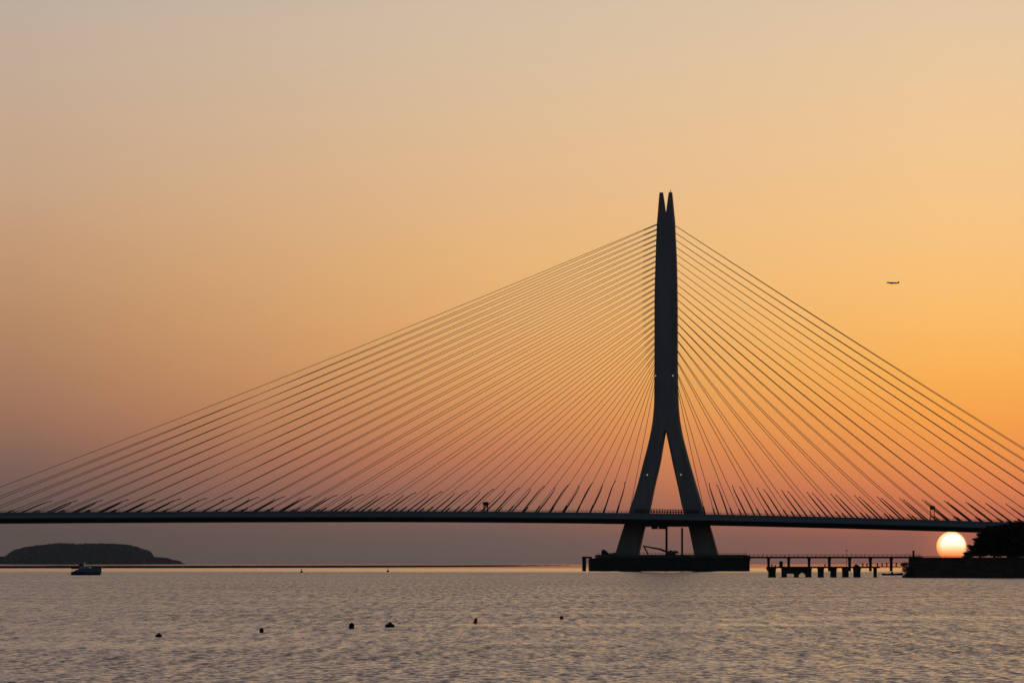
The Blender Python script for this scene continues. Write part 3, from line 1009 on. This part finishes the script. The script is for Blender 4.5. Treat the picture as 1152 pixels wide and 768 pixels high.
for pl in hull.data.polygons:
    if pl.center.z < 0.1:
        pl.material_index = 1
wh = MB().prism([(fx(88.6), 1.0), (fx(96.0), 1.0), (fx(95.6), fz(636.6)), (fx(94.6), fz(633.2)), (fx(88.8), fz(633.0))], -1.0, 1.0).build('wheelhouse', M['cabin'], fb, False, 0.08)
MB().box(fx(88.0), fx(95.4), -1.2, 1.2, fz(633.1), fz(632.4)).build('roof', M['cabin'], wh, False, 0.04)
MB().box(fx(89.6), fx(93.8), -1.02, -1.0, fz(636.0), fz(634.2)).build('window', M['glass'], wh)
MB().prism([(fx(95.8), 1.2), (fx(102.6), 1.2), (fx(101.6), fz(637.4)), (fx(96.2), fz(636.2))], -1.1, 1.1).build('deckhouse', M['cabin'], fb, False, 0.08)
MB().box(fx(80.6), fx(89.5), -1.35, 1.35, fz(639.5), fz(636.1)).build('awning', M['tarp'], fb, False, 0.1)
for xx in (81.2, 84.6):
    for yy in (-1.2, 1.2):
        MB().tube([(fx(xx), yy, 0.8), (fx(xx), yy, fz(639.2))], 0.06, 6).build('awning_post', M['dark_metal'], fb)
MB().tube([(fx(84.2), 0, fz(636.5)), (fx(84.2), 0, fz(632.4))], [0.07, 0.05], 6).build('mast', M['dark_metal'], fb)
MB().box(fx(83.2), fx(85.4), -0.12, 0.12, fz(633.6), fz(632.9)).build('radar', M['cabin'], fb, False, 0.03)
MB().tube([(fx(90.5), 0, fz(632.5)), (fx(90.5), 0, fz(630.9))], [0.05, 0.03], 6).build('antenna', M['dark_metal'], fb)
MB().box(fx(112.4), fx(114.2), -0.22, 0.22, 1.9, 3.2).build('bow_roller', M['dark_metal'], fb, False, 0.06)
MB().tube([(fx(113.6), 0, 2.2), (fx(114.0), 0, 0.5)], 0.12, 6).build('anchor', M['dark_metal'], fb)
b = MB()
for k in range(7):
    xx = fx(103.4 + 1.4 * k)
    b.box(xx - 0.03, xx + 0.03, -1.0 + 0.1 * k, -0.94 + 0.1 * k, 2.2, 3.0)
b.tube([(fx(103.4), -0.97, 2.98), (fx(111.8), -0.37, 3.02)], 0.03, 5)
b.build('bow_rail', M['dark_metal'], fb)


# ------------------------------------------------------------------ floats on the water
def water_d(y):
    return CAM_Z / ((y - HY) * PX)


def float_buoy(label, x, y, w, h, mat, tilt=0.0, low=False):
    d = water_d(y)
    s = PX * d
    o = thing('fishing_float', label, 'float', (xa(x, d), d, 0), 0, 'fishing floats on the river')
    o.rotation_euler = (0, tilt, 0.4)
    W, H = w * s / 2, h * s
    if low:
        MB().lathe([(W * 0.75, -H * 0.25), (W, 0.0), (W, H * 0.35), (W * 0.8, H * 0.6), (W * 0.3, H * 0.72)], n=16).build('body', mat, o, True)
        MB().lathe([(W * 0.34, H * 0.62), (W * 0.36, H * 0.8), (W * 0.26, H * 0.97), (W * 0.08, H)], (W * 0.1, 0, 0), 10).build('grip', mat, o, True)
    else:
        MB().lathe([(W * 0.6, -H * 0.3), (W, -H * 0.1), (W * 1.1, H * 0.35), (W * 1.05, H * 0.75)], n=14).build('body', mat, o, True)
        MB().lathe([(W * 0.95, H * 0.74), (W * 0.85, H * 0.92), (W * 0.5, H)], n=12).build('cap', mat, o, True)
        MB().tube([(0, 0, H * 0.98), (0, 0, H * 1.1)], W * 0.3, 6).build('ring_post', M['dark_metal'], o)


float_buoy('flat black float with a small hump, leftmost and lowest of the floats', 178.5, 716, 7.5, 4.6, M['black'], 0, True)
float_buoy('small upright black float, second from the left edge of the water', 294.2, 711, 4.4, 4.8, M['black'])
float_buoy('blocky black float just left of the wide double float', 395.2, 706.4, 5.6, 6.0, M['black'], 0.12)
float_buoy('wide low black double float, the broadest on the water', 438.5, 705, 11.0, 5.6, M['black'], 0, True)
float_buoy('red upright float leaning to the right', 534.2, 701, 3.8, 6.0, M['red'], 0.3)
float_buoy('tiny dark red float, rightmost of the row and farthest out', 632, 696.3, 3.8, 3.8, M['red'], -0.1)
for x, y, lab in ((339.2, 643.6, 'tiny distant buoy on the bright water left of the other distant buoy'), (436.4, 643.0, 'tiny distant buoy with a short pole on bright water towards the pylon')):
    d = water_d(y)
    g = thing('channel_buoy', lab, 'buoy', (xa(x, d), d, 0), 0, 'distant channel buoys')
    MB().lathe([(0.5, -0.4), (0.62, 0.0), (0.6, 0.5), (0.25, 0.9)], n=12).build('float', M['black'], g, True)
    MB().tube([(0, 0, 0.85), (0, 0, 1.5)], [0.16, 0.12], 6).build('pole', M['dark_metal'], g)
    MB().lathe([(0.05, 1.4), (0.32, 1.5), (0.28, 1.75), (0.05, 1.85)], n=8).build('top_mark', M['red'], g)

# ------------------------------------------------------------------ breakwater
bw = MB()
cols = []
K = 260
for k in range(K):
    f = k / (K - 1)
    x = -60 + f * 700
    d = pchip([-60, 0, 120, 220, 420, 560, 640], [2850, 2880, 2950, 3050, 3500, 4300, 6000], x)
    q = at(x, HY, d)
    h = pchip([-60, 200, 420, 560, 600, 640], [2.05, 2.05, 2.1, 2.1, 1.7, 0.9], x)
    h += 0.22 * noise.noise(Vector((k * 0.35, 1, 0))) + 0.22 * noise.noise(Vector((k * 1.3, 5, 0)))
    if x > 575:
        h -= 1.3 * max(0.0, noise.noise(Vector((x * 0.16, 2, 0))) + 0.1)
    if 52 < x < 76:
        h += 1.1 * abs(noise.noise(Vector((x * 0.35, 9, 0))))
    cols.append([(q.x, q.y - 6, -1.5), (q.x, q.y - 2, h * 0.75), (q.x, q.y, h), (q.x, q.y + 2, h * 0.9), (q.x, q.y + 7, -1.5)])
bw.hull(cols)
tag(bw.build('breakwater', M['rock']), 'long thin rubble breakwater lying low across the water below the island', 'breakwater')

# ------------------------------------------------------------------ wooded island
ID = 17000.0
iq = PX * ID
OUT = [(-90, 633), (-70, 627), (-40, 624), (-15, 625.4), (6, 626.4), (10, 624.6), (14, 621), (21, 618.4), (30, 616), (45, 613.8), (60, 612.4), (75, 611.8), (90, 612.6), (105, 612), (118, 611.6), (130, 612.4),
       (145, 613.4), (152, 615.2), (160, 618), (168, 620.6), (170, 625.5), (176, 627.0), (186, 627.8), (190, 628.6), (193, 630.0), (200, 631), (203, 633)]
ox_ = [a for a, _ in OUT]
oy_ = [c for _, c in OUT]


def ridge(x):
    r = max(0.0, (HY + 0.7 - pchip(ox_, oy_, x)) * iq)
    return r * (1 + 0.05 * noise.noise(Vector((x * 0.22, 3, 0))) + 0.035 * noise.noise(Vector((x * 0.7, 8, 0))))


b = MB()
grid = []
for k in range(149):
    x = -90 + 2 * k
    r = ridge(x)
    row = []
    for j in range(9):
        a = j / 8 * 2 - 1
        h = r * (1 - abs(a) ** 2.2) * 0.86 - 2
        row.append((xa(x, ID), ID + a * (160 + r * 3.2), h))
    grid.append(row)
b.hull(grid, False, False)
tag(b.build('island', M['soil'], None, True), 'distant low hill of the island on the left horizon', 'island', None, 'structure')
b = MB()
rng = random.Random(5)
for _ in range(6500):
    x = rng.uniform(-88, 205)
    r = ridge(x)
    if r < 4:
        continue
    a = rng.uniform(-1, 0.5)
    if rng.random() < 0.4:
        a = rng.uniform(-0.2, 0.15)
    h = r * (1 - abs(a) ** 2.2) * 0.86
    s = rng.uniform(6, 13) * (1.0 if r > 66 else 0.55)
    c = Vector((xa(x, ID), ID + a * (160 + r * 3.2), h))
    ht = min(s * rng.uniform(0.8, 2.0), 5 + r * 0.16)
    if rng.random() < 0.03 and 55 < x < 150 and a > -0.25:
        s, ht = s * 0.55, rng.uniform(12, 22)
    m = 5
    ro = rng.random() * 6
    base = [b.b.verts.new(c + Vector((math.cos(ro + k * 6.283 / m) * s * rng.uniform(.7, 1.2), math.sin(ro + k * 6.283 / m) * s, -2))) for k in range(m)]
    mid = [b.b.verts.new(c + Vector((math.cos(ro + k * 6.283 / m) * s * rng.uniform(.5, .95), math.sin(ro + k * 6.283 / m) * s * .8, ht * rng.uniform(.55, .8)))) for k in range(m)]
    tp_ = b.b.verts.new(c + Vector((rng.uniform(-1, 1), 0, ht)))
    for k in range(m):
        l = (k + 1) % m
        b.face((base[k], base[l], mid[l], mid[k]))
        b.face((mid[k], mid[l], tp_))
for _ in range(240):
    x = rng.uniform(8, 168)
    tall = (60 < x < 82 or 88 < x < 98) and rng.random() < 0.7
    r = ridge(x)
    a = rng.uniform(-0.12, 0.1)
    h = r * (1 - abs(a) ** 2.2) * 0.86
    s = rng.uniform(4, 7) if tall else rng.uniform(8, 16)
    ht = r * 0.14 + (rng.uniform(6, 13) if tall else rng.uniform(-6, 8))
    c = Vector((xa(x, ID), ID + a * (160 + r * 3.2), h))
    m = 6
    base = [b.b.verts.new(c + Vector((math.cos(k * 6.283 / m) * s, math.sin(k * 6.283 / m) * s, -3))) for k in range(m)]
    mid = [b.b.verts.new(c + Vector((math.cos(k * 6.283 / m) * s * 0.8, math.sin(k * 6.283 / m) * s * .8, ht * 0.7))) for k in range(m)]
    tp_ = b.b.verts.new(c + Vector((0, 0, ht)))
    for k in range(m):
        l = (k + 1) % m
        b.face((base[k], base[l], mid[l], mid[k]))
        b.face((mid[k], mid[l], tp_))
tag(b.build('woods', M['woods']), 'dense far-off woods covering the island', 'woods', None, 'stuff')

# ------------------------------------------------------------------ airliner
AD = 9300.0
ap = thing('airliner', 'small airliner low in the orange sky right of the pylon', 'airplane', at(1004.4, 318.2, AD), 0)
ap.rotation_euler = (0, R(2.0), R(8))
MB().lathe([(0.15, -18.8), (1.1, -17.6), (1.75, -16), (2.0, -13), (2.0, 8), (1.7, 12), (0.9, 17), (0.3, 19)], (0, 0, 0), 16, 'x').build('fuselage', M['plane'], ap, True)
for sgn in (-1, 1):
    w = MB()
    w.hull([[(-4.0, sgn * 1.5, -1.2), (3.2, sgn * 1.5, -1.2), (3.0, sgn * 1.5, -0.6), (-3.4, sgn * 1.5, -0.5)],
            [(2.6, sgn * 17.0, 0.7), (4.4, sgn * 17.0, 0.7), (4.3, sgn * 17.0, 0.95), (2.8, sgn * 17.0, 0.95)]])
    w.build('wing', M['plane'], ap)
    MB().lathe([(0.7, -2.0), (1.05, -1.2), (1.0, 1.0), (0.5, 2.2)], (-2.6, sgn * 5.8, -2.0), 12, 'x').build('engine', M['dark_metal'], ap, True)
    MB().hull([[(13.8, sgn * 0.5, 0.8), (17.2, sgn * 0.5, 0.8), (17.0, sgn * 0.5, 1.1), (14.2, sgn * 0.5, 1.1)],
               [(16.6, sgn * 6.2, 1.3), (18.0, sgn * 6.2, 1.3), (17.9, sgn * 6.2, 1.45), (16.8, sgn * 6.2, 1.45)]]).build('tailplane', M['plane'], ap)
MB().hull([[(12.4, -0.25, 1.2), (17.6, -0.25, 1.2), (17.6, 0.25, 1.2), (12.4, 0.25, 1.2)], [(16.4, -0.1, 5.6), (18.6, -0.1, 5.6), (18.6, 0.1, 5.6), (16.4, 0.1, 5.6)]]).build('tail_fin', M['plane'], ap)

# ------------------------------------------------------------------ air
hz = bpy.data.materials.new('evening_haze')
hz.use_nodes = True
t = NT(hz.node_tree)
out = t.n('ShaderNodeOutputMaterial')
pv = t.n('ShaderNodeVolumePrincipled')
pv.inputs['Color'].default_value = (0.66, 0.81, 1.0, 1)
pv.inputs['Density'].default_value = HAZE
pv.inputs['Anisotropy'].default_value = 0.0
t.put(out.inputs['Volume'], pv.outputs[0])
hb = MB().box(-8200, 8200, -800, 20200, -6, 232).build('haze', hz)
tag(hb, 'thin even evening haze over the river', 'haze', None, 'stuff')

# ------------------------------------------------------------------ render settings
scene.render.engine = 'CYCLES'
scene.view_settings.view_transform = 'Standard'
scene.view_settings.look = 'None'
scene.view_settings.exposure = 0.0
scene.view_settings.gamma = 1.0
scene.view_settings.use_curve_mapping = False
scene.cycles.max_bounces = 6
scene.cycles.sample_clamp_direct = 3.0
scene.cycles.sample_clamp_indirect = 3.0
scene.cycles.use_denoising = True
scene.cycles.denoiser = 'OPENIMAGEDENOISE'
scene.cycles.denoising_prefilter = 'ACCURATE'
